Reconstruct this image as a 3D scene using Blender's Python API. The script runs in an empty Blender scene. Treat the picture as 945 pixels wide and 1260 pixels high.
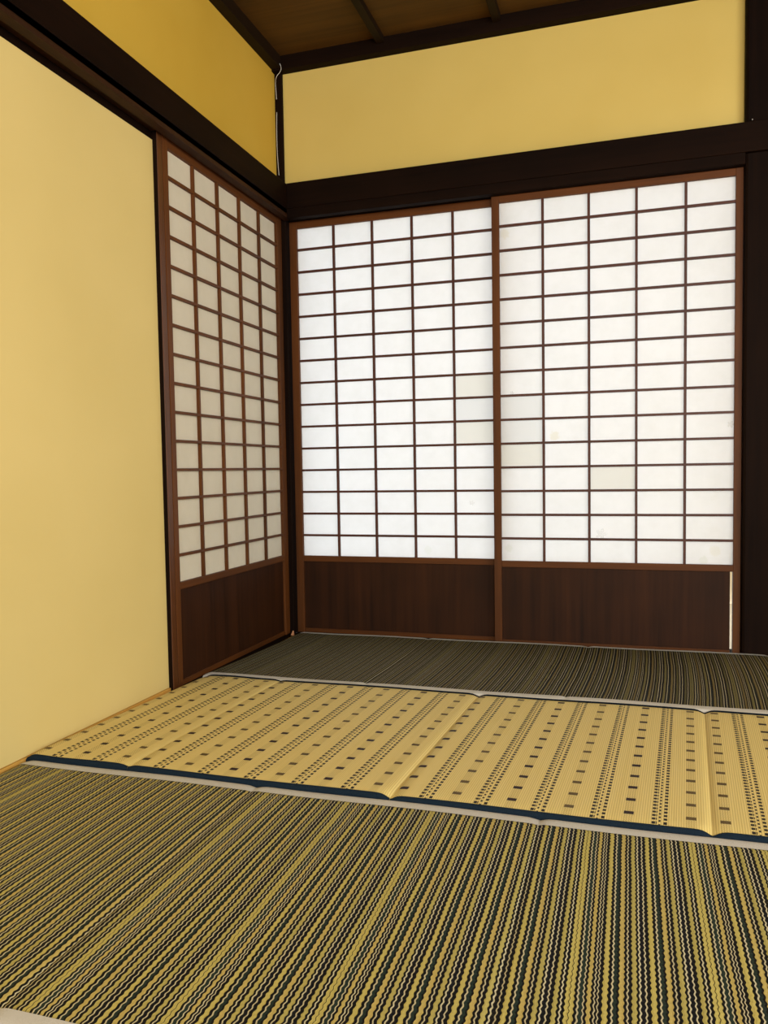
import bpy, bmesh, math, random
from mathutils import Vector, Matrix
random.seed(7)
S = bpy.context.scene
COL = S.collection
K = 1.12                       # survey units -> metres
FZ = 0.302                     # tatami level in survey units

def W(x, y, z):
    return Vector((x * K, y * K, (z + FZ) * K))

# ------------------------------------------------------------------ camera
cd = bpy.data.cameras.new('camera')
cam = bpy.data.objects.new('camera', cd)
COL.objects.link(cam)
cd.sensor_fit = 'HORIZONTAL'
cd.sensor_width = 36.0
cd.lens = 970.688 / 945 * 36.0
cd.clip_start = 0.02
a_, b_, c_ = 0.3021429, -0.0534048, 0.0160409
R3 = (Matrix.Rotation(a_, 3, 'Z') @ Matrix.Rotation(b_, 3, 'X') @ Matrix.Rotation(c_, 3, 'Y'))
# survey camera looks along +y with z up; Blender's looks along -z with y up
B = Matrix(((1, 0, 0), (0, 0, -1), (0, 1, 0)))
M4 = (R3 @ B).to_4x4()
M4.translation = W(1.184778, -2.803427, 0.329992)
cam.matrix_world = M4
S.camera = cam

# ------------------------------------------------------------------ world, lights, exposure
w = bpy.data.worlds.new('World')
S.world = w
w.use_nodes = True
wn = w.node_tree
bg = wn.nodes['Background']
bg.inputs['Color'].default_value = (0.86, 0.92, 1.0, 1)
bg.inputs['Strength'].default_value = 2.35


def area(name, loc, target, sx, sy, power, col):
    l = bpy.data.lights.new(name, 'AREA')
    l.shape = 'RECTANGLE'
    l.size, l.size_y = sx, sy
    l.energy = power
    l.color = col
    o = bpy.data.objects.new(name, l)
    COL.objects.link(o)
    o.location = loc
    o.rotation_euler = (Vector(target) - Vector(loc)).to_track_quat('-Z', 'Y').to_euler()
    return o


# daylight entering by the open doorways behind and to the right of the viewer
area('doorway_daylight_rear', W(1.9, -4.9, 1.05), W(0.6, -1.2, 0.1), 2.0, 1.5, 92, (1.0, 0.94, 0.83))
area('doorway_daylight_right', W(3.25, -2.9, 1.05), W(0.0, -1.9, 0.2), 2.0, 1.4, 60, (1.0, 0.93, 0.80))

S.view_settings.view_transform = 'Standard'
S.view_settings.look = 'None'
S.view_settings.exposure = 0.0
S.view_settings.gamma = 1.0
S.view_settings.use_curve_mapping = False

# ------------------------------------------------------------------ materials


def lin(r, g, b):
    f = lambda c: (c / 255 / 12.92) if c / 255 <= 0.04045 else ((c / 255 + 0.055) / 1.055) ** 2.4
    return (f(r), f(g), f(b), 1)


class NT:
    def __init__(s, name, rough=0.6, spec=0.5):
        s.m = bpy.data.materials.new(name)
        s.m.use_nodes = True
        s.t = s.m.node_tree
        s.n = s.t.nodes
        s.p = s.n['Principled BSDF']
        s.p.inputs['Roughness'].default_value = rough
        s.p.inputs['Specular IOR Level'].default_value = spec

    def new(s, ty, **kw):
        n = s.n.new(ty)
        for k, v in kw.items():
            setattr(n, k, v)
        return n

    def link(s, a, b):
        s.t.links.new(a, b)

    def put(s, sock, v):
        if hasattr(v, 'is_output') or hasattr(v, 'links'):
            s.link(v, sock)
        else:
            sock.default_value = v

    def math(s, op, a, b=None, c=None):
        n = s.new('ShaderNodeMath', operation=op)
        for i, v in enumerate((a, b, c)):
            if v is not None:
                s.put(n.inputs[i], v)
        return n.outputs[0]

    def mix(s, f, a, b, mode='MIX'):
        n = s.new('ShaderNodeMix', data_type='RGBA', blend_type=mode)
        s.put(n.inputs['Factor'], f)
        s.put(n.inputs[6], a)
        s.put(n.inputs[7], b)
        return n.outputs[2]

    def coord(s, which='Object', scale=(1, 1, 1)):
        tc = s.new('ShaderNodeTexCoord')
        mp = s.new('ShaderNodeMapping')
        mp.inputs['Scale'].default_value = scale
        s.link(tc.outputs[which], mp.inputs['Vector'])
        return mp.outputs['Vector']

    def noise(s, vec, scale, detail=3, rough=0.55):
        n = s.new('ShaderNodeTexNoise')
        n.inputs['Scale'].default_value = scale
        n.inputs['Detail'].default_value = detail
        n.inputs['Roughness'].default_value = rough
        s.link(vec, n.inputs['Vector'])
        return n.outputs['Fac']

    def ramp(s, f, stops, interp='LINEAR'):
        n = s.new('ShaderNodeValToRGB')
        cr = n.color_ramp
        cr.interpolation = interp
        while len(cr.elements) < len(stops):
            cr.elements.new(0.5)
        for e, (p, c) in zip(cr.elements, stops):
            e.position = p
            e.color = c
        s.put(n.inputs['Fac'], f)
        return n.outputs['Color']

    def bump(s, h, strength, dist):
        n = s.new('ShaderNodeBump')
        n.inputs['Strength'].default_value = strength
        n.inputs['Distance'].default_value = dist
        s.link(h, n.inputs['Height'])
        s.link(n.outputs['Normal'], s.p.inputs['Normal'])


def wood(name, axis, dark, light, rough=0.5, spec=0.4, fine=90, streak=9):
    t = NT(name, rough, spec)
    sc = {'x': (0.035, 1, 1), 'y': (1, 0.035, 1), 'z': (1, 1, 0.035)}[axis]
    v = t.coord('Object', sc)
    f1 = t.noise(v, fine, 4, 0.6)
    f2 = t.noise(v, streak, 3, 0.55)
    v3 = t.coord('Object', (1, 1, 1))
    f3 = t.noise(v3, 3.2, 2)
    s_ = t.math('ADD', t.math('MULTIPLY', f1, 0.4), t.math('MULTIPLY', f2, 0.6))
    s_ = t.math('ADD', t.math('MULTIPLY', s_, 0.75), t.math('MULTIPLY', f3, 0.25))
    mid = tuple((a + b) / 2 for a, b in zip(dark, light))
    c = t.ramp(s_, [(0.30, dark), (0.5, mid), (0.72, light)])
    t.link(c, t.p.inputs['Base Color'])
    t.bump(f1, 0.25, 0.0012)
    return t.m


D0, D1 = lin(7, 3, 2), lin(30, 16, 8)          # old dark beams
S0, S1 = lin(50, 27, 10), lin(108, 61, 22)       # sliding door frames
H0, H1 = lin(24, 12, 5), lin(64, 34, 14)         # door hip boards
M = {}
for ax in 'xyz':
    M['beam_' + ax] = wood('dark_beam_' + ax, ax, D0, D1, 0.65, 0.06)
    M['frame_' + ax] = wood('door_frame_' + ax, ax, S0, S1, 0.55, 0.2)
M['hip'] = wood('hip_board', 'z', H0, H1, 0.55, 0.14, fine=70, streak=14)
M['post'] = wood('jamb_wood', 'z', lin(58, 31, 13), lin(104, 60, 26), 0.42, 0.35)
M['ceil'] = wood('ceiling_board', 'x', lin(54, 36, 12), lin(98, 68, 26), 0.6, 0.25, fine=60, streak=12)
M['batten'] = wood('ceiling_batten', 'y', lin(16, 9, 5), lin(36, 22, 10), 0.6, 0.14)
M['lintel_y'] = wood('lintel_wood', 'y', lin(22, 12, 6), lin(64, 36, 16), 0.6, 0.15)
M['sill_y'] = wood('worn_sill_wood', 'y', lin(186, 140, 62), lin(214, 168, 84), 0.6, 0.25)
M['chip'] = wood('pale_wood', 'z', lin(150, 95, 60), lin(205, 150, 110), 0.6, 0.3)


def plaster(name, base, var, rough=0.85):
    t = NT(name, rough, 0.2)
    v = t.coord('Object')
    f = t.noise(v, 1.8, 3)
    g = t.noise(v, 260, 2)
    c = t.ramp(f, [(0.3, var), (0.7, base)])
    t.link(c, t.p.inputs['Base Color'])
    t.bump(g, 0.12, 0.0006)
    return t.m


M['cream'] = plaster('cream_wall_paper', lin(216, 195, 128), lin(210, 189, 121))
M['gold'] = plaster('ochre_plaster', lin(208, 173, 70), lin(198, 162, 58))
M['ochre'] = plaster('straw_plaster', lin(212, 190, 112), lin(204, 181, 102))
M['other'] = plaster('plain_plaster', lin(215, 195, 140), lin(205, 185, 130))
M['outwall'] = plaster('warm_outdoor_plaster', lin(248, 232, 204), lin(242, 224, 192))
M['grey_out'] = plaster('outdoor_gravel', lin(188, 190, 190), lin(172, 174, 174))


def tatami():
    t = NT('tatami_rush', 0.7, 0.25)
    v = t.coord('Object', (1, 12, 1))
    f = t.noise(v, 40, 3)
    t.link(t.ramp(f, [(0.3, lin(190, 140, 60)), (0.7, lin(222, 176, 86))]), t.p.inputs['Base Color'])
    t.bump(f, 0.2, 0.001)
    return t.m


M['tatami'] = tatami()


def paper(name, col=(0.90, 0.90, 0.88), trans=0.5, stains=(), tint=0.05):
    """washi: half reflecting, half letting daylight through"""
    t = NT(name)
    v = t.coord('Object')
    f = t.noise(v, 16, 5, 0.65)
    g = t.noise(t.coord('Object', (1, 1, 1)), 5, 4, 0.6)
    h = t.math('ADD', t.math('MULTIPLY', f, 0.5), t.math('MULTIPLY', g, 0.5))
    lo = (col[0] * (1 - tint), col[1] * (1 - tint), col[2] * (1 - tint * 1.2), 1)
    c = t.ramp(h, [(0.36, lo), (0.56, (*col, 1))])
    for (sx, sy, sz, r, sc, amt) in stains:
        d = t.new('ShaderNodeVectorMath', operation='DISTANCE')
        t.link(v, d.inputs[0])
        d.inputs[1].default_value = (sx, sy, sz)
        wob = t.math('MULTIPLY', t.math('SUBTRACT', t.noise(v, 90, 2), 0.5), r * 1.1)
        dd = t.math('ADD', d.outputs['Value'], wob)
        mr = t.new('ShaderNodeMapRange', interpolation_type='SMOOTHSTEP')
        t.link(dd, mr.inputs['Value'])
        mr.inputs['From Min'].default_value = r
        mr.inputs['From Max'].default_value = r * 0.55
        mr.inputs['To Max'].default_value = amt
        c = t.mix(mr.outputs['Result'], c, sc)
    df = t.new('ShaderNodeBsdfDiffuse')
    tr = t.new('ShaderNodeBsdfTranslucent')
    mx = t.new('ShaderNodeMixShader')
    mx.inputs[0].default_value = trans
    t.link(c, df.inputs['Color'])
    t.link(c, tr.inputs['Color'])
    t.link(df.outputs[0], mx.inputs[1])
    t.link(tr.outputs[0], mx.inputs[2])
    t.link(mx.outputs[0], t.n['Material Output'].inputs['Surface'])
    return t.m


def cloth(name, a, b, sc=900):
    t = NT(name, 0.9, 0.15)
    v = t.coord('Object')
    f = t.noise(v, sc, 2)
    t.link(t.ramp(f, [(0.35, a), (0.65, b)]), t.p.inputs['Base Color'])
    t.bump(f, 0.3, 0.0005)
    return t.m


M['grey_tape'] = cloth('grey_binding_cloth', lin(186, 182, 172), lin(208, 204, 196))
M['navy_tape'] = cloth('navy_binding_cloth', lin(8, 22, 34), lin(24, 40, 54))
M['thread'] = cloth('white_flex', lin(200, 196, 186), lin(225, 222, 215))
tm = NT('nail_steel', 0.3, 0.5)
tm.p.inputs['Metallic'].default_value = 1
tm.p.inputs['Base Color'].default_value = (0.6, 0.58, 0.55, 1)
M['steel'] = tm.m


def uv_xy(t):
    uv = t.new('ShaderNodeUVMap', uv_map='UVMap')
    sp = t.new('ShaderNodeSeparateXYZ')
    t.link(uv.outputs['UV'], sp.inputs[0])
    return sp.outputs[0], sp.outputs[1]


def striped(name, wamp, Y, Kk, C, G, N, Y2, D, O):
    """green-black-straw striped weave; UV in survey units, stripes run along v"""
    t = NT(name, 0.7, 0.2)
    u, v = uv_xy(t)
    P = 0.0548
    cmb = t.new('ShaderNodeCombineXYZ')
    t.link(u, cmb.inputs[0])
    t.link(v, cmb.inputs[1])
    # weave wiggle
    nz = t.noise(cmb.outputs[0], 14, 2)
    ph = t.math('ADD', t.math('MULTIPLY', v, 2 * math.pi / 0.0116), t.math('MULTIPLY', nz, 9.0))
    wig = t.math('MULTIPLY', t.math('SINE', ph), wamp)
    n2 = t.noise(cmb.outputs[0], 420, 2)
    wig = t.math('ADD', wig, t.math('MULTIPLY', t.math('SUBTRACT', n2, 0.5), wamp * 0.8))
    n3 = t.noise(cmb.outputs[0], 9, 1)
    uu = t.math('ADD', t.math('ADD', u, wig), t.math('MULTIPLY', n3, 0.0025))
    fr = t.math('FRACT', t.math('DIVIDE', t.math('ADD', uu, 5.0), P))
    seq = [(0, Y), (42, Kk), (69, C), (83, G), (112, Kk), (130, O), (172, Kk), (194, C), (207, Kk), (236, Y2),
           (276, Kk), (296, C), (309, N), (344, C), (357, Kk)]
    c1 = t.ramp(fr, [(p / 391.0, c) for p, c in seq], 'CONSTANT')
    # a few repeats are woven with other yarns
    cell = t.math('FLOOR', t.math('DIVIDE', t.math('ADD', uu, 5.0), P))
    wn_ = t.new('ShaderNodeTexWhiteNoise', noise_dimensions='1D')
    t.link(cell, wn_.inputs['W'])
    alt = [(0, Y2), (36, Kk), (58, C), (70, Kk), (96, Y), (128, D), (134, Y), (168, Kk), (190, C), (204, G), (236, C),
           (246, Kk), (268, O), (300, Kk), (322, C), (332, Kk), (350, C), (360, Kk)]
    c2 = t.ramp(fr, [(p / 391.0, c) for p, c in alt], 'CONSTANT')
    pick = t.math('GREATER_THAN', wn_.outputs['Value'], 0.72)
    c = t.mix(pick, c1, c2)
    # slub along the yarns
    mp = t.new('ShaderNodeMapping')
    mp.inputs['Scale'].default_value = (900, 90, 1)
    t.link(cmb.outputs[0], mp.inputs[0])
    sl = t.noise(mp.outputs[0], 1, 2)
    c = t.mix(t.math('MULTIPLY', sl, 0.55), c, t.mix(1.0, c, lin(120, 112, 96), 'MULTIPLY'))
    t.link(c, t.p.inputs['Base Color'])
    hb = t.math('ADD', t.math('MULTIPLY', t.math('SINE', t.math('MULTIPLY', uu, 2 * math.pi / 0.0055)), 0.5),
                t.math('MULTIPLY', t.math('SINE', t.math('MULTIPLY', v, 2 * math.pi / 0.0058)), 0.35))
    t.bump(hb, 0.35, 0.0010)
    return t.m


M['striped'] = striped('striped_rush_weave', 0.00072, lin(206, 190, 106), lin(7, 6, 8), lin(216, 206, 168), lin(34, 50, 42),
                       lin(10, 12, 20), lin(192, 178, 100), lin(26, 22, 20), lin(206, 184, 106))
M['striped_far'] = striped('striped_rush_weave_shaded', 0.0002, lin(122, 114, 70), lin(6, 6, 7), lin(186, 176, 142), lin(32, 38, 32),
                           lin(12, 12, 14), lin(98, 92, 56), lin(22, 18, 16), lin(122, 108, 66))  # stripe palette darkened to hold the dimmer light at the back


def straw():
    """pale straw weave with dash and dotted columns; UV: u from a dash column, v = y, survey units"""
    t = NT('straw_weave', 0.6, 0.3)
    u, v = uv_xy(t)
    cmb = t.new('ShaderNodeCombineXYZ')
    t.link(u, cmb.inputs[0])
    t.link(v, cmb.inputs[1])
    P = 0.1036
    # base stripes
    l1 = t.math('SINE', t.math('MULTIPLY', u, 2 * math.pi / 0.0041))
    mp = t.new('ShaderNodeMapping')
    mp.inputs['Scale'].default_value = (150, 1.2, 1)
    t.link(cmb.outputs[0], mp.inputs[0])
    n1 = t.noise(mp.outputs[0], 1, 2)
    base = t.mix(n1, lin(236, 214, 142), lin(220, 198, 122))
    f1 = t.math('MULTIPLY', t.math('GREATER_THAN', l1, 0.25), 0.42)
    base = t.mix(f1, base, lin(172, 142, 68))

    def col_at(off, half):
        """1 inside a column of half-width half centred at off (mod P)"""
        q = t.math('FRACT', t.math('DIVIDE', t.math('ADD', u, 50 * P - off + P / 2), P))
        d = t.math('ABSOLUTE', t.math('MULTIPLY', t.math('SUBTRACT', q, 0.5), P))
        return t.math('LESS_THAN', d, half)

    def row_at(pitch, off, half):
        q = t.math('FRACT', t.math('DIVIDE', t.math('ADD', v, 500 * pitch - off + pitch / 2), pitch))
        d = t.math('ABSOLUTE', t.math('MULTIPLY', t.math('SUBTRACT', q, 0.5), pitch))
        return t.math('LESS_THAN', d, half)
    # hatch between dashes
    hat = t.math('GREATER_THAN', t.math('SINE', t.math('MULTIPLY', t.math('ADD', t.math('MULTIPLY', u, 1.0), v),
                                                       2 * math.pi / 0.0052)), 0.35)
    hatm = t.math('MULTIPLY', t.math('MULTIPLY', col_at(0.0, 0.0082), hat), 0.42)
    c = t.mix(hatm, base, lin(112, 88, 40))
    # dashes, alternately dark and faded columns
    q2 = t.math('FRACT', t.math('DIVIDE', t.math('ADD', u, 50 * P + P / 2), 2 * P))
    par = t.math('GREATER_THAN', q2, 0.5)
    dcol = t.mix(par, lin(96, 78, 44), lin(40, 20, 24))
    dm = t.math('MULTIPLY', col_at(0.0, 0.0085), row_at(0.0580, -1.366, 0.0062))
    c = t.mix(dm, c, dcol)
    # dotted triples half way
    ink = lin(34, 28, 26)
    m1 = t.math('MULTIPLY', col_at(P / 2 - 0.0095, 0.0030), row_at(0.0145, -1.366, 0.0042))
    m2 = t.math('MULTIPLY', col_at(P / 2 + 0.0005, 0.0017), row_at(0.0145, -1.3588, 0.0036))
    m3 = t.math('MULTIPLY', col_at(P / 2 + 0.0100, 0.0030), row_at(0.0145, -1.366, 0.0042))
    m4 = t.math('MULTIPLY', col_at(P / 2 - 0.0048, 0.0009), row_at(0.0145, -1.366, 0.0042))
    mm = t.math('MAXIMUM', t.math('MAXIMUM', m1, m2), t.math('MAXIMUM', m3, m4))
    c = t.mix(mm, c, ink)
    t.link(c, t.p.inputs['Base Color'])
    hb = t.math('ADD', t.math('MULTIPLY', l1, 0.6), t.noise(mp.outputs[0], 3, 2))
    t.bump(hb, 0.3, 0.0007)
    return t.m


M['straw'] = straw()

# ------------------------------------------------------------------ mesh helpers


def link_mesh(name, me, mat, parent=None, smooth=False):
    o = bpy.data.objects.new(name, me)
    COL.objects.link(o)
    if parent is not None:
        o.parent = parent
    if mat:
        me.materials.append(mat)
    if smooth:
        for p in me.polygons:
            p.use_smooth = True
    return o


def world_origin(p):
    v = Vector((0, 0, 0))
    while p is not None:
        v += p.location
        p = p.parent
    return v


def boxes(name, lst, mat, parent=None, bevel=0.0012, kind=None):
    """lst of (x0,x1,y0,y1,z0,z1) in survey units, one mesh"""
    bm = bmesh.new()
    if parent is None:
        xs = lst[0]
        org = W((xs[0] + xs[1]) / 2, (xs[2] + xs[3]) / 2, xs[4])
    else:
        org = world_origin(parent)
    for (x0, x1, y0, y1, z0, z1) in lst:
        vs = [bm.verts.new(W(x, y, z) - org) for x in (x0, x1) for y in (y0, y1) for z in (z0, z1)]
        for f in ((0, 1, 3, 2), (4, 6, 7, 5), (0, 4, 5, 1), (2, 3, 7, 6), (0, 2, 6, 4), (1, 5, 7, 3)):
            bm.faces.new([vs[i] for i in f])
    bmesh.ops.recalc_face_normals(bm, faces=bm.faces[:])
    me = bpy.data.meshes.new(name)
    bm.to_mesh(me)
    bm.free()
    o = link_mesh(name, me, mat, parent)
    if parent is None:
        o.location = org
    if bevel:
        m = o.modifiers.new('bevel', 'BEVEL')
        m.width = bevel
        m.segments = 2
        m.limit_method = 'ANGLE'
    if kind:
        o['kind'] = kind
    return o


def empty(name, loc, label, cat, group=None, kind=None):
    o = bpy.data.objects.new(name, None)
    o.empty_display_size = 0.1
    COL.objects.link(o)
    o.location = loc
    o['label'] = label
    o['category'] = cat
    if group:
        o['group'] = group
    if kind:
        o['kind'] = kind
    return o


def st(name, lst, mat, label, cat, bevel=0.0015):
    o = boxes(name, lst, mat, None, bevel, 'structure')
    o['label'] = label
    o['category'] = cat
    return o


# ------------------------------------------------------------------ room shell (survey units)
XR, YF = 3.35, -5.2             # right wall, wall behind the viewer
WX = -0.092                     # cream wall face on the left
Z_K0, Z_N0, Z_N1 = 1.277, 1.306, 1.3985   # lintel underside, rail band bottom and top
Z_C = 1.868

st('floor', [(-2.2, XR + .2, YF - .2, 0.005, -0.34, -FZ)], M['tatami'],
   'straw-coloured tatami floor showing as a strip beside the left wall', 'floor', 0)
st('ceiling', [(-2.2, XR + .2, YF - .2, 0.10, Z_C, Z_C + .04)], M['ceil'],
   'brown board ceiling crossed by thin dark battens', 'ceiling', 0)
# left wall
st('wall_left', [(WX - .05, WX, YF, -0.832, -0.2915, 1.263)], M['cream'],
   'smooth cream wall panel filling the left edge of the photo', 'wall', 0)
st('wall_upper_left', [(-0.14, -0.089, YF, -0.012, Z_K0 + .02, Z_C)], M['gold'],
   'ochre plaster strip above the left beam, under the ceiling', 'wall', 0)
st('wall_upper_back', [(-0.06, 1.535, 0.0, 0.05, Z_K0 + .02, Z_C)], M['ochre'],
   'pale yellow plaster strip above the bright paper doors', 'wall', 0)
# parts of the building the photo does not reach
st('wall_back_right', [(1.66, XR, 0.0, 0.05, -FZ, Z_C)], M['other'],
   'plaster wall beyond the right pillar', 'wall', 0)
st('wall_right', [(XR, XR + .05, YF, -4.2, -FZ, Z_C), (XR, XR + .05, -1.6, 0.05, -FZ, Z_C),
                  (XR, XR + .05, -4.2, -1.6, 1.6, Z_C)], M['other'],
   'plaster wall with an open doorway at the right of the room', 'wall', 0)
st('wall_front', [(-2.2, 0.6, YF - .05, YF, -FZ, Z_C), (3.2, XR, YF - .05, YF, -FZ, Z_C),
                  (0.6, 3.2, YF - .05, YF, 1.65, Z_C)], M['other'],
   'plaster wall with an open doorway behind the viewer', 'wall', 0)
st('wall_side_room', [(-2.2, -2.15, YF, 0.1, -FZ, Z_C), (-2.2, -0.17, 0.05, 0.10, -FZ, Z_C)], M['other'],
   'plaster wall of the dim room beyond the left paper door', 'wall', 0)

# corner post, jamb post and right pillar
st('trim_1', [(-0.175, -0.060, -0.012, 0.11, Z_N0, Z_C), (-0.175, -0.060, -0.004, 0.11, -FZ, Z_N0)], M['beam_z'],
   'nearly black corner post where the two walls meet', 'post', 0.003)
st('trim_2', [(-0.175, -0.0785, -0.829, -0.803, -FZ, Z_K0 + .01)], M['post'],
   'reddish brown upright post between cream wall and left paper door', 'post', 0.002)
st('trim_30', [(-0.150, -0.0805, -0.832, -0.829, -FZ, Z_K0 + .01), (-0.150, -0.0945, YF, -0.832, 1.263, Z_K0 + .01)], M['beam_z'],  # upright strip paints shade on the post's side; upper one is edging
   'narrow black strip painting the post side as shaded, with dark edging above the cream wall panel', 'trim', 0)
st('trim_3', [(1.5325, 1.650, -0.033, 0.08, -FZ, Z_C)], M['beam_z'],
   'dark wooden pillar at the right edge of the photo', 'pillar', 0.010)
# horizontal rails (nageshi) and lintels (kamoi)
st('trim_4', [(-0.10, -0.034, YF, -0.034, Z_N0, Z_N1)], M['beam_y'],
   'wide dark horizontal beam running along the left wall', 'beam', 0.003)
st('trim_5', [(-0.034, 2.2, -0.050, 0.012, Z_N0, Z_N1), (-0.034 - .03, -0.034, -0.034, 0.012, Z_N0, Z_N1)], M['beam_x'],
   'wide dark horizontal beam above the bright paper doors', 'beam', 0.003)
st('trim_6', [(-0.17, -0.120, YF, -0.005, Z_K0, Z_N0 + .012), (-0.110, -0.100, YF, -0.005, Z_K0, Z_N0 + .012),
              (-0.066, -0.0365, YF, -0.005, Z_K0, Z_N0 + .012), (-0.17, -0.0365, YF, -0.005, Z_K0 + .012, Z_N0 + .012)],
   M['lintel_y'],
   'brown grooved lintel under the left wall beam', 'lintel', 0.001)
st('trim_7', [(-0.036, 1.532, -0.045, -0.014, Z_K0 - .005, Z_N0 + .01), (-0.058, 1.532, 0.018, 0.022, Z_K0, Z_N0 + .01),
              (-0.058, 1.532, 0.053, 0.08, Z_K0, Z_N0 + .01), (-0.058, 1.532, -0.030, 0.08, Z_K0 + .015, Z_N0 + .01)],
   M['beam_x'], 'dark grooved lintel directly above the bright paper doors', 'lintel', 0.001)
# sills
st('trim_8', [(-0.058, 1.532, -0.028, 0.09, -0.325, -0.2995)], M['beam_x'],
   'dark wooden sill under the bright paper doors', 'sill', 0.001)
st('trim_31', [(-0.150, -0.0865, YF, -0.829, -0.325, -0.2925)], M['sill_y'],
   'worn orange-brown sill strip at the foot of the cream wall panel', 'sill', 0.001)
st('trim_9', [(-0.17, -0.052, -0.803, -0.005, -0.325, -0.2995)], M['beam_y'],
   'dark wooden sill under the left paper door', 'sill', 0.001)
# ceiling mouldings and battens
st('trim_10', [(-0.095, -0.052, YF, -0.036, 1.824, Z_C + .005)], M['batten'],
   'black moulding between left wall and ceiling', 'moulding', 0.002)
st('trim_11', [(-0.095, 1.535, -0.036, 0.01, 1.8175, Z_C + .005)], M['beam_x'],
   'black moulding between back wall and ceiling', 'moulding', 0.002)
for i, bx in enumerate((0.337, 0.752, 1.167, 1.582, 1.997, 2.412, 2.827)):
    where = ['nearest the left wall', 'next in from the left wall'][i] if i < 2 else 'further to the right, beyond the photo edge'
    st('trim_%d' % (12 + i), [(bx - .014, bx + .014, YF, -0.036, 1.846, Z_C + .004)], M['batten'],
       'thin dark ceiling batten, ' + where, 'batten', 0.002)

# ------------------------------------------------------------------ outdoors beyond the bright doors
st('floor_veranda_board', [(1.42, 3.4, 0.09, 1.1, -0.34, -0.31)], M['outwall'],
   'pale warm boards of the veranda outside, seen through the narrow gap', 'floor', 0)
st('wall_gap_warm_added', [(1.46, 2.6, 1.16, 1.24, -0.75, 0.75)], M['outwall'],  # added wall, sized to warm only the light showing in the gap
   'pale warm wall added outside to warm the light in the narrow gap', 'wall', 0)
st('floor_veranda', [(-0.17, 1.42, 0.09, 1.1, -0.34, -0.31)], M['grey_out'],
   'pale veranda floor outside the bright doors', 'floor', 0)
st('ground', [(-14, 18, 1.1, 22, -0.75, -0.70)], M['grey_out'], 'pale garden ground outside the doors', 'ground', 0)
st('ceiling_eave', [(-0.17, 3.4, 0.10, 1.25, 1.90, 1.93)], M['ceil'],
   'wooden eave outside above the bright doors', 'eave', 0)

# ------------------------------------------------------------------ sliding paper doors


def cells(L, n, w_):
    c = (L + w_) / n - w_
    return [(i * (c + w_), i * (c + w_) + c) for i in range(n)]


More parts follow.
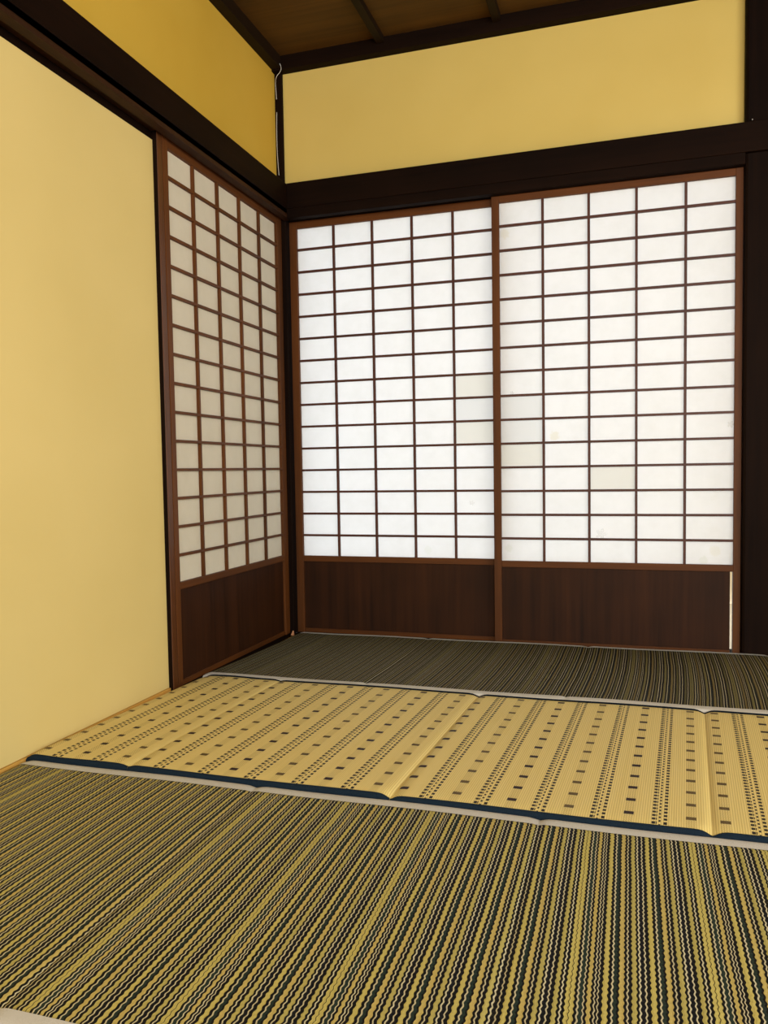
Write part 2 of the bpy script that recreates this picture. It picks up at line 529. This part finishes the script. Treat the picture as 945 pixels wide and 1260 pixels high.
def shoji(name, label, axis, p0, p1, plane, z0, z1, left_w, right_w, rail_top, mid_h, bot_z, mats, patches=(), hip_gap=0.0,
          kw=0.0080, kv=0.0085, hip_back=0.0, flowers=()):
    """axis 'x': panel spans x p0..p1 facing -y; axis 'y': spans y p0..p1 facing +x.
    plane = coordinate of the paper; depth d counts towards the room."""
    D = 0.0125

    def bx(u0, u1, d0, d1, za, zb):
        if axis == 'x':
            return (u0, u1, plane - d1, plane - d0, za, zb)
        return (plane + d0, plane + d1, u0, u1, za, zb)
    if axis == 'x':
        org = W((p0 + p1) / 2, plane, -0.2995)
    else:
        org = W(plane, (p0 + p1) / 2, -0.2995)
    root = empty(name, org, label, 'sliding door', None, 'structure')
    hz = 'frame_' + axis
    u_l, u_r = p0 - left_w, p1 + right_w
    b = 0.0010
    boxes('stile', [bx(u_l, p0, -0.014, D, bot_z, rail_top)], M['frame_z'], root, b)
    boxes('stile', [bx(p1, u_r, -0.014, D, bot_z, rail_top)], M['frame_z'], root, b)
    boxes('top_rail', [bx(p0, p1, -0.014, D - .0012, z1, rail_top)], M[hz], root, b)
    boxes('middle_rail', [bx(p0, p1, -0.014, D - .0012, z0 - mid_h, z0)], M[hz], root, b)
    boxes('bottom_rail', [bx(p0, p1 - hip_gap, -0.014, D - .004, bot_z, bot_z + .016)], M[hz], root, b)
    boxes('hip_board', [bx(p0 - .002, p1 - hip_gap + (0.002 if hip_gap == 0 else 0), -0.006, 0.004 - hip_back,
                           bot_z + .014, z0 - mid_h + .002)], M['hip'], root, 0)
    rows = cells(z1 - z0, 15, kw)      # from the bottom
    cols = cells(p1 - p0, 5, kv)
    bars = []
    for (r0, r1), (n0, n1) in zip(rows[:-1], rows[1:]):
        bars.append(bx(p0 - .001, p1 + .001, 0.0006, 0.0108, z0 + r1, z0 + n0))
    for (c0, c1), (n0, n1) in zip(cols[:-1], cols[1:]):
        bars.append(bx(p0 + c1, p0 + n0, 0.0004, 0.0102, z0 - .001, z1 + .001))
    boxes('lattice', bars, M['frame_z'] if axis == 'y' else M['kumiko'], root, 0.0004)

    # paper, one sheet with the renewed panes left out
    def sheet(nm, quads, d, mat, par):
        bm = bmesh.new()
        o_ = org
        for (u0, u1, za, zb) in quads:
            if axis == 'x':
                cs = [(u0, plane - d, za), (u1, plane - d, za), (u1, plane - d, zb), (u0, plane - d, zb)]
            else:
                cs = [(plane + d, u0, za), (plane + d, u1, za), (plane + d, u1, zb), (plane + d, u0, zb)]
            bm.faces.new([bm.verts.new(W(*c) - o_) for c in cs])
        bmesh.ops.remove_doubles(bm, verts=bm.verts[:], dist=1e-5)
        me = bpy.data.meshes.new(nm)
        bm.to_mesh(me)
        bm.free()
        return link_mesh(nm, me, mat, par)
    uc = [p0 - .003] + [p0 + (a[1] + b2[0]) / 2 for a, b2 in zip(cols[:-1], cols[1:])] + [p1 + .003]
    zc = [z0 - .003] + [z0 + (a[1] + b2[0]) / 2 for a, b2 in zip(rows[:-1], rows[1:])] + [z1 + .003]
    patch_cells = {(c, r): m for c, r, m in patches}
    quads = []
    for i in range(5):
        for j in range(15):
            if (i, 14 - j) not in patch_cells:
                quads.append((uc[i], uc[i + 1], zc[j], zc[j + 1]))
    pp = sheet('paper', quads, 0.0, mats, root)
    for (i, rt), m in patch_cells.items():
        j = 14 - rt
        q = sheet('renewed_pane', [(uc[i], uc[i + 1], zc[j], zc[j + 1])], 0.0, M[m], pp)
        q['label'] = 'greyer renewed paper pane'
    # small repair pieces cut as blossoms
    for (fu, fz, fr) in flowers:
        bm = bmesh.new()
        ring = []
        for k in range(40):
            a = 2 * math.pi * k / 40
            r = fr * (0.78 + 0.22 * math.cos(5 * a))
            pu, pz = fu + r * math.cos(a), fz + r * math.sin(a)
            ring.append(bm.verts.new((W(pu, plane - 0.0012, pz) if axis == 'x' else W(plane + 0.0012, pu, pz)) - org))
        bm.faces.new(ring)
        me = bpy.data.meshes.new('paper_blossom')
        bm.to_mesh(me)
        bm.free()
        fo = link_mesh('paper_blossom', me, M['blossom'], pp)
        fo['label'] = 'small grey blossom-shaped paper repair'
    return root


M['kumiko'] = wood('lattice_wood', 'x', lin(54, 24, 15), lin(86, 44, 28), 0.5, 0.35)
M['patch_grey'] = paper('renewed_paper_grey', (0.80, 0.81, 0.79), 0.47, tint=0.01)
M['patch_tan'] = paper('renewed_paper_tan', (0.80, 0.79, 0.72), 0.47, tint=0.01)
bl = NT('blossom_paper', 0.9)
mxs = bl.new('ShaderNodeMixShader')
trn = bl.new('ShaderNodeBsdfTransparent')
dfb = bl.new('ShaderNodeBsdfDiffuse')
dfb.inputs['Color'].default_value = (0.75, 0.75, 0.74, 1)
mxs.inputs[0].default_value = 0.14
bl.link(trn.outputs[0], mxs.inputs[1])
bl.link(dfb.outputs[0], mxs.inputs[2])
bl.link(mxs.outputs[0], bl.n['Material Output'].inputs['Surface'])
M['blossom'] = bl.m


def sp(x, z, r, c, a, cx, plane):
    v = W(x, plane, z) - W(cx, plane, -0.2995)
    return (v.x, v.y, v.z, r, c, a)


TAN = (0.80, 0.76, 0.60, 1)
GRN = (0.76, 0.78, 0.66, 1)
cB = (0.7502 + 1.509) / 2
cA = (-0.0282 + 0.7255) / 2
pB = paper('washi_right', stains=[sp(0.936, 0.437, 0.022, TAN, 0.55, cB, 0), sp(0.768, 1.145, 0.022, TAN, 0.45, cB, 0),
                                  sp(0.757, 0.335, 0.018, GRN, 0.5, cB, 0), sp(1.455, 0.045, 0.025, TAN, 0.3, cB, 0),
                                  sp(1.42, 0.012, 0.02, GRN, 0.4, cB, 0), sp(0.775, 0.045, 0.02, GRN, 0.35, cB, 0)])
pA = paper('washi_left', stains=[sp(0.70, 0.46, 0.022, TAN, 0.35, cA, 0.035), sp(0.47, 0.03, 0.022, GRN, 0.25, cA, 0.035),
                                 sp(-0.01, 0.50, 0.02, GRN, 0.3, cA, 0.035)])
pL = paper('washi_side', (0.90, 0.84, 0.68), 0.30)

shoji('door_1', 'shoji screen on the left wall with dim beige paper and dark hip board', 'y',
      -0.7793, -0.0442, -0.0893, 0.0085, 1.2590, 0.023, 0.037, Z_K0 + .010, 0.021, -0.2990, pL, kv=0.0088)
shoji('door_2', 'left of the two bright shoji screens on the back wall, beside the corner post', 'x',
      -0.0282, 0.7255, 0.035, 0.0014, 1.2525, 0.029, 0.029, Z_K0 + .012, 0.022, -0.2990, pA,
      patches=[(4, 7, 'patch_tan'), (4, 8, 'patch_grey'), (4, 9, 'patch_tan')], flowers=[(0.637, 0.205, 0.010)])
shoji('door_3', 'right of the two bright shoji screens, with a lit gap beside its hip board', 'x',
      0.7502, 1.5090, 0.0, 0.0, 1.25, 0.026, 0.022, Z_K0 + .012, 0.022, -0.2990, pB,
      patches=[(0, 8, 'patch_grey'), (0, 9, 'patch_grey'), (0, 10, 'patch_tan'), (2, 11, 'patch_tan')], hip_gap=0.0085,
      flowers=[(1.092, 0.098, 0.020), (1.500, 0.46, 0.012), (0.79, 0.592, 0.008)])

# ------------------------------------------------------------------ floor mats


def lerp(a, b, t):
    return a + (b - a) * t


def mat_thing(name, label, panels, y_front, y_back, ztop, valley, vw0, surf, tape, front_tape, back_tape, u0s, bow=None, vsc=(1, 1, 1, 1, 1), usc=1.0,
              edge_drop=0.004, hump=0.0, tape_tall=0.0):
    """panels: list of (x_left_front, x_left_back, x_right_front, x_right_back, dz)"""
    xa = panels[0][0]
    xb = panels[-1][2]
    org = W((xa + xb) / 2, (y_front + y_back) / 2, -FZ)
    root = empty(name, org, label, 'floor mat')
    zb = -FZ + 0.0006
    bow = bow or (lambda y: 0.0)

    def height(s, wdt, yt, dz, val, k):
        dl, dr = s * wdt, (1 - s) * wdt
        v = 0
        ee = max(0.0, min(yt, 1 - yt)) * (y_back - y_front)
        val = val * (0.5 + 0.5 * math.exp(-ee / 0.02))
        vw = vw0 * (0.55 + 0.6 * math.exp(-ee / 0.02))
        for d, f_ in ((dl, vsc[k]), (dr, vsc[k + 1])):
            v += f_ * math.exp(-(max(0.0, d) / vw) ** 1.6)
        wav = 0.0009 * math.sin(7.1 * s + 3.0 * yt + dz * 900) * (1 - min(1, v))
        return ztop + dz - val * min(1, v) + hump * math.sin(math.pi * yt) + wav

    for k, (lf, lb, rf, rb, dz) in enumerate(panels):
        wdt = rf - lf
        nx, ny = 56, 30
        svals = []
        for i in range(nx + 1):
            q = i / nx
            svals.append(0.5 - 0.5 * math.cos(math.pi * q) * (0.55 + 0.45 * abs(math.cos(math.pi * q))))
        svals[0], svals[-1] = 0.0, 1.0
        bm = bmesh.new()
        uvl = bm.loops.layers.uv.new('UVMap')
        g = {}
        uvs = {}
        for j in range(ny + 1):
            q = j / ny
            yt = 0.5 - 0.5 * math.cos(math.pi * q)
            y = lerp(y_front, y_back, yt)
            for i, s in enumerate(svals):
                x = lerp(lerp(lf, lb, yt), lerp(rf, rb, yt), s) + bow(y)
                e = min(y - y_front, y_back - y)
                z = height(s, wdt, yt, dz, valley, k) - edge_drop * math.exp(-(max(0.0, e) / 0.010) ** 1.5)
                vtx = bm.verts.new(W(x, y, z) - org)
                g[i, j] = vtx
                uvs[vtx] = (s * wdt * (usc if k == 1 else 1.0) - u0s[k], y)
        for j in range(ny):
            for i in range(nx):
                bm.faces.new((g[i, j], g[i + 1, j], g[i + 1, j + 1], g[i, j + 1]))
        # skirt to the floor
        ring = [g[i, 0] for i in range(nx + 1)] + [g[nx, j] for j in range(1, ny + 1)] + \
               [g[i, ny] for i in range(nx - 1, -1, -1)] + [g[0, j] for j in range(ny - 1, 0, -1)]
        low = []
        for vtx in ring:
            c = vtx.co.copy()
            c.z = (zb + FZ) * K - org.z
            lv = bm.verts.new(c)
            uvs[lv] = uvs[vtx]
            low.append(lv)
        n = len(ring)
        for i in range(n):
            bm.faces.new((ring[i], low[i], low[(i + 1) % n], ring[(i + 1) % n]))
        bm.faces.new(low[::-1])
        bmesh.ops.recalc_face_normals(bm, faces=bm.faces[:])
        for f in bm.faces:
            for lp in f.loops:
                lp[uvl].uv = uvs[lp.vert]
        me = bpy.data.meshes.new('mat_panel')
        bm.to_mesh(me)
        bm.free()
        pan = link_mesh('mat_panel', me, surf, root, True)

        def binding(sign, yedge, width, val):
            """cloth tape wrapped over one long edge; sign -1 front, +1 back"""
            bm = bmesh.new()
            prof = []
            for a, h in ((width, 0.0011), (width * .5, 0.0014), (0.004, 0.0012), (0.001, 0.0002), (-0.0012, -0.0020),
                         (-0.0018, -0.0050)):
                prof.append((a, h))
            rows_ = []
            for i, s in enumerate(svals):
                rw = []
                for (a, h) in prof:
                    y = yedge - sign * a
                    yt = (y - y_front) / (y_back - y_front)
                    ytc = max(0, min(1, yt))
                    x = lerp(lerp(lf, lb, ytc), lerp(rf, rb, ytc), s) + bow(y)
                    z = height(s, wdt, ytc, dz, val, k) + h
                    if a > 0.012 and val > valley:      # the inner edge lies on the weave
                        z = max(z, height(s, wdt, ytc, dz, valley, k) + h)
                    z = max(z, zb + .001)
                    rw.append(bm.verts.new(W(x, y, z) - org))
                y = yedge + sign * 0.0018
                yt = max(0, min(1, (y - y_front) / (y_back - y_front)))
                x = lerp(lerp(lf, lb, yt), lerp(rf, rb, yt), s) + bow(y)
                rw.append(bm.verts.new(W(x, y, zb) - org))
                rows_.append(rw)
            for i in range(len(rows_) - 1):
                for j in range(len(rows_[0]) - 1):
                    bm.faces.new((rows_[i][j], rows_[i + 1][j], rows_[i + 1][j + 1], rows_[i][j + 1]))
            bmesh.ops.recalc_face_normals(bm, faces=bm.faces[:])
            me = bpy.data.meshes.new('edge_binding')
            bm.to_mesh(me)
            bm.free()
            return link_mesh('edge_binding', me, tape, pan, True)
        if front_tape:
            binding(-1, y_front, front_tape, valley * 1.0 + 0.001)
        if back_tape:
            binding(1, y_back, back_tape, valley * 1.0 + 0.001)
    return root


# front mat
mat_thing('striped_mat', 'large green, black and straw striped mat in the foreground',
          [(-0.083, -0.075, 0.480, 0.480, 0), (0.480, 0.480, 1.033, 1.033, 0.0005), (1.033, 1.033, 1.59, 1.59, 0),
           (1.59, 1.59, 2.15, 2.15, 0)],
          -2.118, -1.414, -0.2925, 0.0035, 0.010, M['striped'], M['grey_tape'], 0.030, 0.028, [0.0, -0.5715, -1.1245, -1.68])
# middle mat
mat_thing('straw_mat', 'pale straw mat with dark dashes and navy edging between the two striped mats',
          [(-0.083, -0.046, 0.176, 0.200, 0.0025), (0.176, 0.200, 0.752, 0.792, 0.0015), (0.752, 0.792, 1.318, 1.365, 0.0),
           (1.318, 1.365, 1.88, 1.93, 0.0)],
          -1.4115, -0.700, -0.2850, 0.0085, 0.011, M['straw'], M['navy_tape'], 0.0045, 0.006,
          [0.030 - 0.012, 0.118, 0.0145 + 0.1036, 0.022], vsc=(1, 0.45, 0.9, 1, 1), usc=0.989)
# far mat
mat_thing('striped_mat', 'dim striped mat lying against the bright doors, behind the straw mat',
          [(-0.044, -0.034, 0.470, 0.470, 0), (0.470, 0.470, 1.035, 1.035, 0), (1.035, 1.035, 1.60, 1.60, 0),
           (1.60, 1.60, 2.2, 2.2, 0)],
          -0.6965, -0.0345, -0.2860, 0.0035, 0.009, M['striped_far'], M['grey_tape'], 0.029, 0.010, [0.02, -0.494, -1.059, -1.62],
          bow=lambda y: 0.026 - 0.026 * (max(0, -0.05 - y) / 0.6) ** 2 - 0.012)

# ------------------------------------------------------------------ small things


def tube(name, pts, r, mat, label, cat):
    cu = bpy.data.curves.new(name, 'CURVE')
    cu.dimensions = '3D'
    s_ = cu.splines.new('NURBS')
    org = W(*pts[-1])
    s_.points.add(len(pts) - 1)
    for p_, q in zip(s_.points, pts):
        v = W(*q) - org
        p_.co = (v.x, v.y, v.z, 1)
    s_.order_u = 3
    s_.use_endpoint_u = True
    cu.bevel_depth = r
    cu.bevel_resolution = 3
    cu.resolution_u = 8
    cu.use_fill_caps = True
    ob = bpy.data.objects.new(name + '_tmp', cu)
    COL.objects.link(ob)
    dg = bpy.context.evaluated_depsgraph_get()
    me = bpy.data.meshes.new_from_object(ob.evaluated_get(dg))
    bpy.data.objects.remove(ob)
    me.materials.clear()
    o = link_mesh(name, me, mat, None, True)
    o.location = org
    o['label'] = label
    o['category'] = cat
    return o


tube('cord', [(-0.061, -0.040, 1.840), (-0.056, -0.042, 1.842), (-0.050, -0.043, 1.834), (-0.046, -0.042, 1.819),
              (-0.052, -0.042, 1.806), (-0.063, -0.042, 1.797), (-0.070, -0.040, 1.789), (-0.0815, -0.019, 1.785),
              (-0.0830, -0.0145, 1.768), (-0.0818, -0.0145, 1.742), (-0.0822, -0.0115, 1.728), (-0.0825, -0.0085, 1.71),
              (-0.0825, -0.0085, 1.69), (-0.0822, -0.0130, 1.672), (-0.0830, -0.0145, 1.615), (-0.0830, -0.0150, 1.555),
              (-0.0812, -0.0150, 1.495), (-0.0775, -0.0150, 1.445)], 0.0011, M['thread'],
     'thin white cord hooked at the ceiling corner and hanging down the corner post', 'cord')

# wood chip at the foot of the corner post
bm = bmesh.new()
org = W(-0.052, -0.040, -0.2995)
for x, y, z in ((-.058, -.046, -.2993), (-.046, -.046, -.2993), (-.046, -.037, -.2993), (-.058, -.037, -.2993),
                (-.050, -.044, -.281), (-.047, -.041, -.283)):
    bm.verts.new(W(x, y, z) - org)
bmesh.ops.convex_hull(bm, input=bm.verts[:])
me = bpy.data.meshes.new('wood_chip')
bm.to_mesh(me)
bm.free()
o = link_mesh('wood_chip', me, M['chip'])
o.location = org
o['label'] = 'tiny pale wood chip at the foot of the dark corner post'
o['category'] = 'wood chip'

# nail above the beam at the right pillar
bm = bmesh.new()
org = W(1.551, -0.0325, 1.405)
bmesh.ops.create_cone(bm, cap_ends=True, segments=14, radius1=0.0026, radius2=0.0020, depth=0.002,
                      matrix=Matrix.Translation((0, -0.011, 0)) @ Matrix.Rotation(math.pi / 2, 4, 'X'))
bmesh.ops.create_cone(bm, cap_ends=True, segments=10, radius1=0.0009, radius2=0.0009, depth=0.011,
                      matrix=Matrix.Translation((0, -0.0050, 0)) @ Matrix.Rotation(math.pi / 2, 4, 'X'))
me = bpy.data.meshes.new('nail')
bm.to_mesh(me)
bm.free()
o = link_mesh('nail', me, M['steel'])
o.location = org
o['label'] = 'small shiny nail in the right pillar just above the beam'
o['category'] = 'nail'
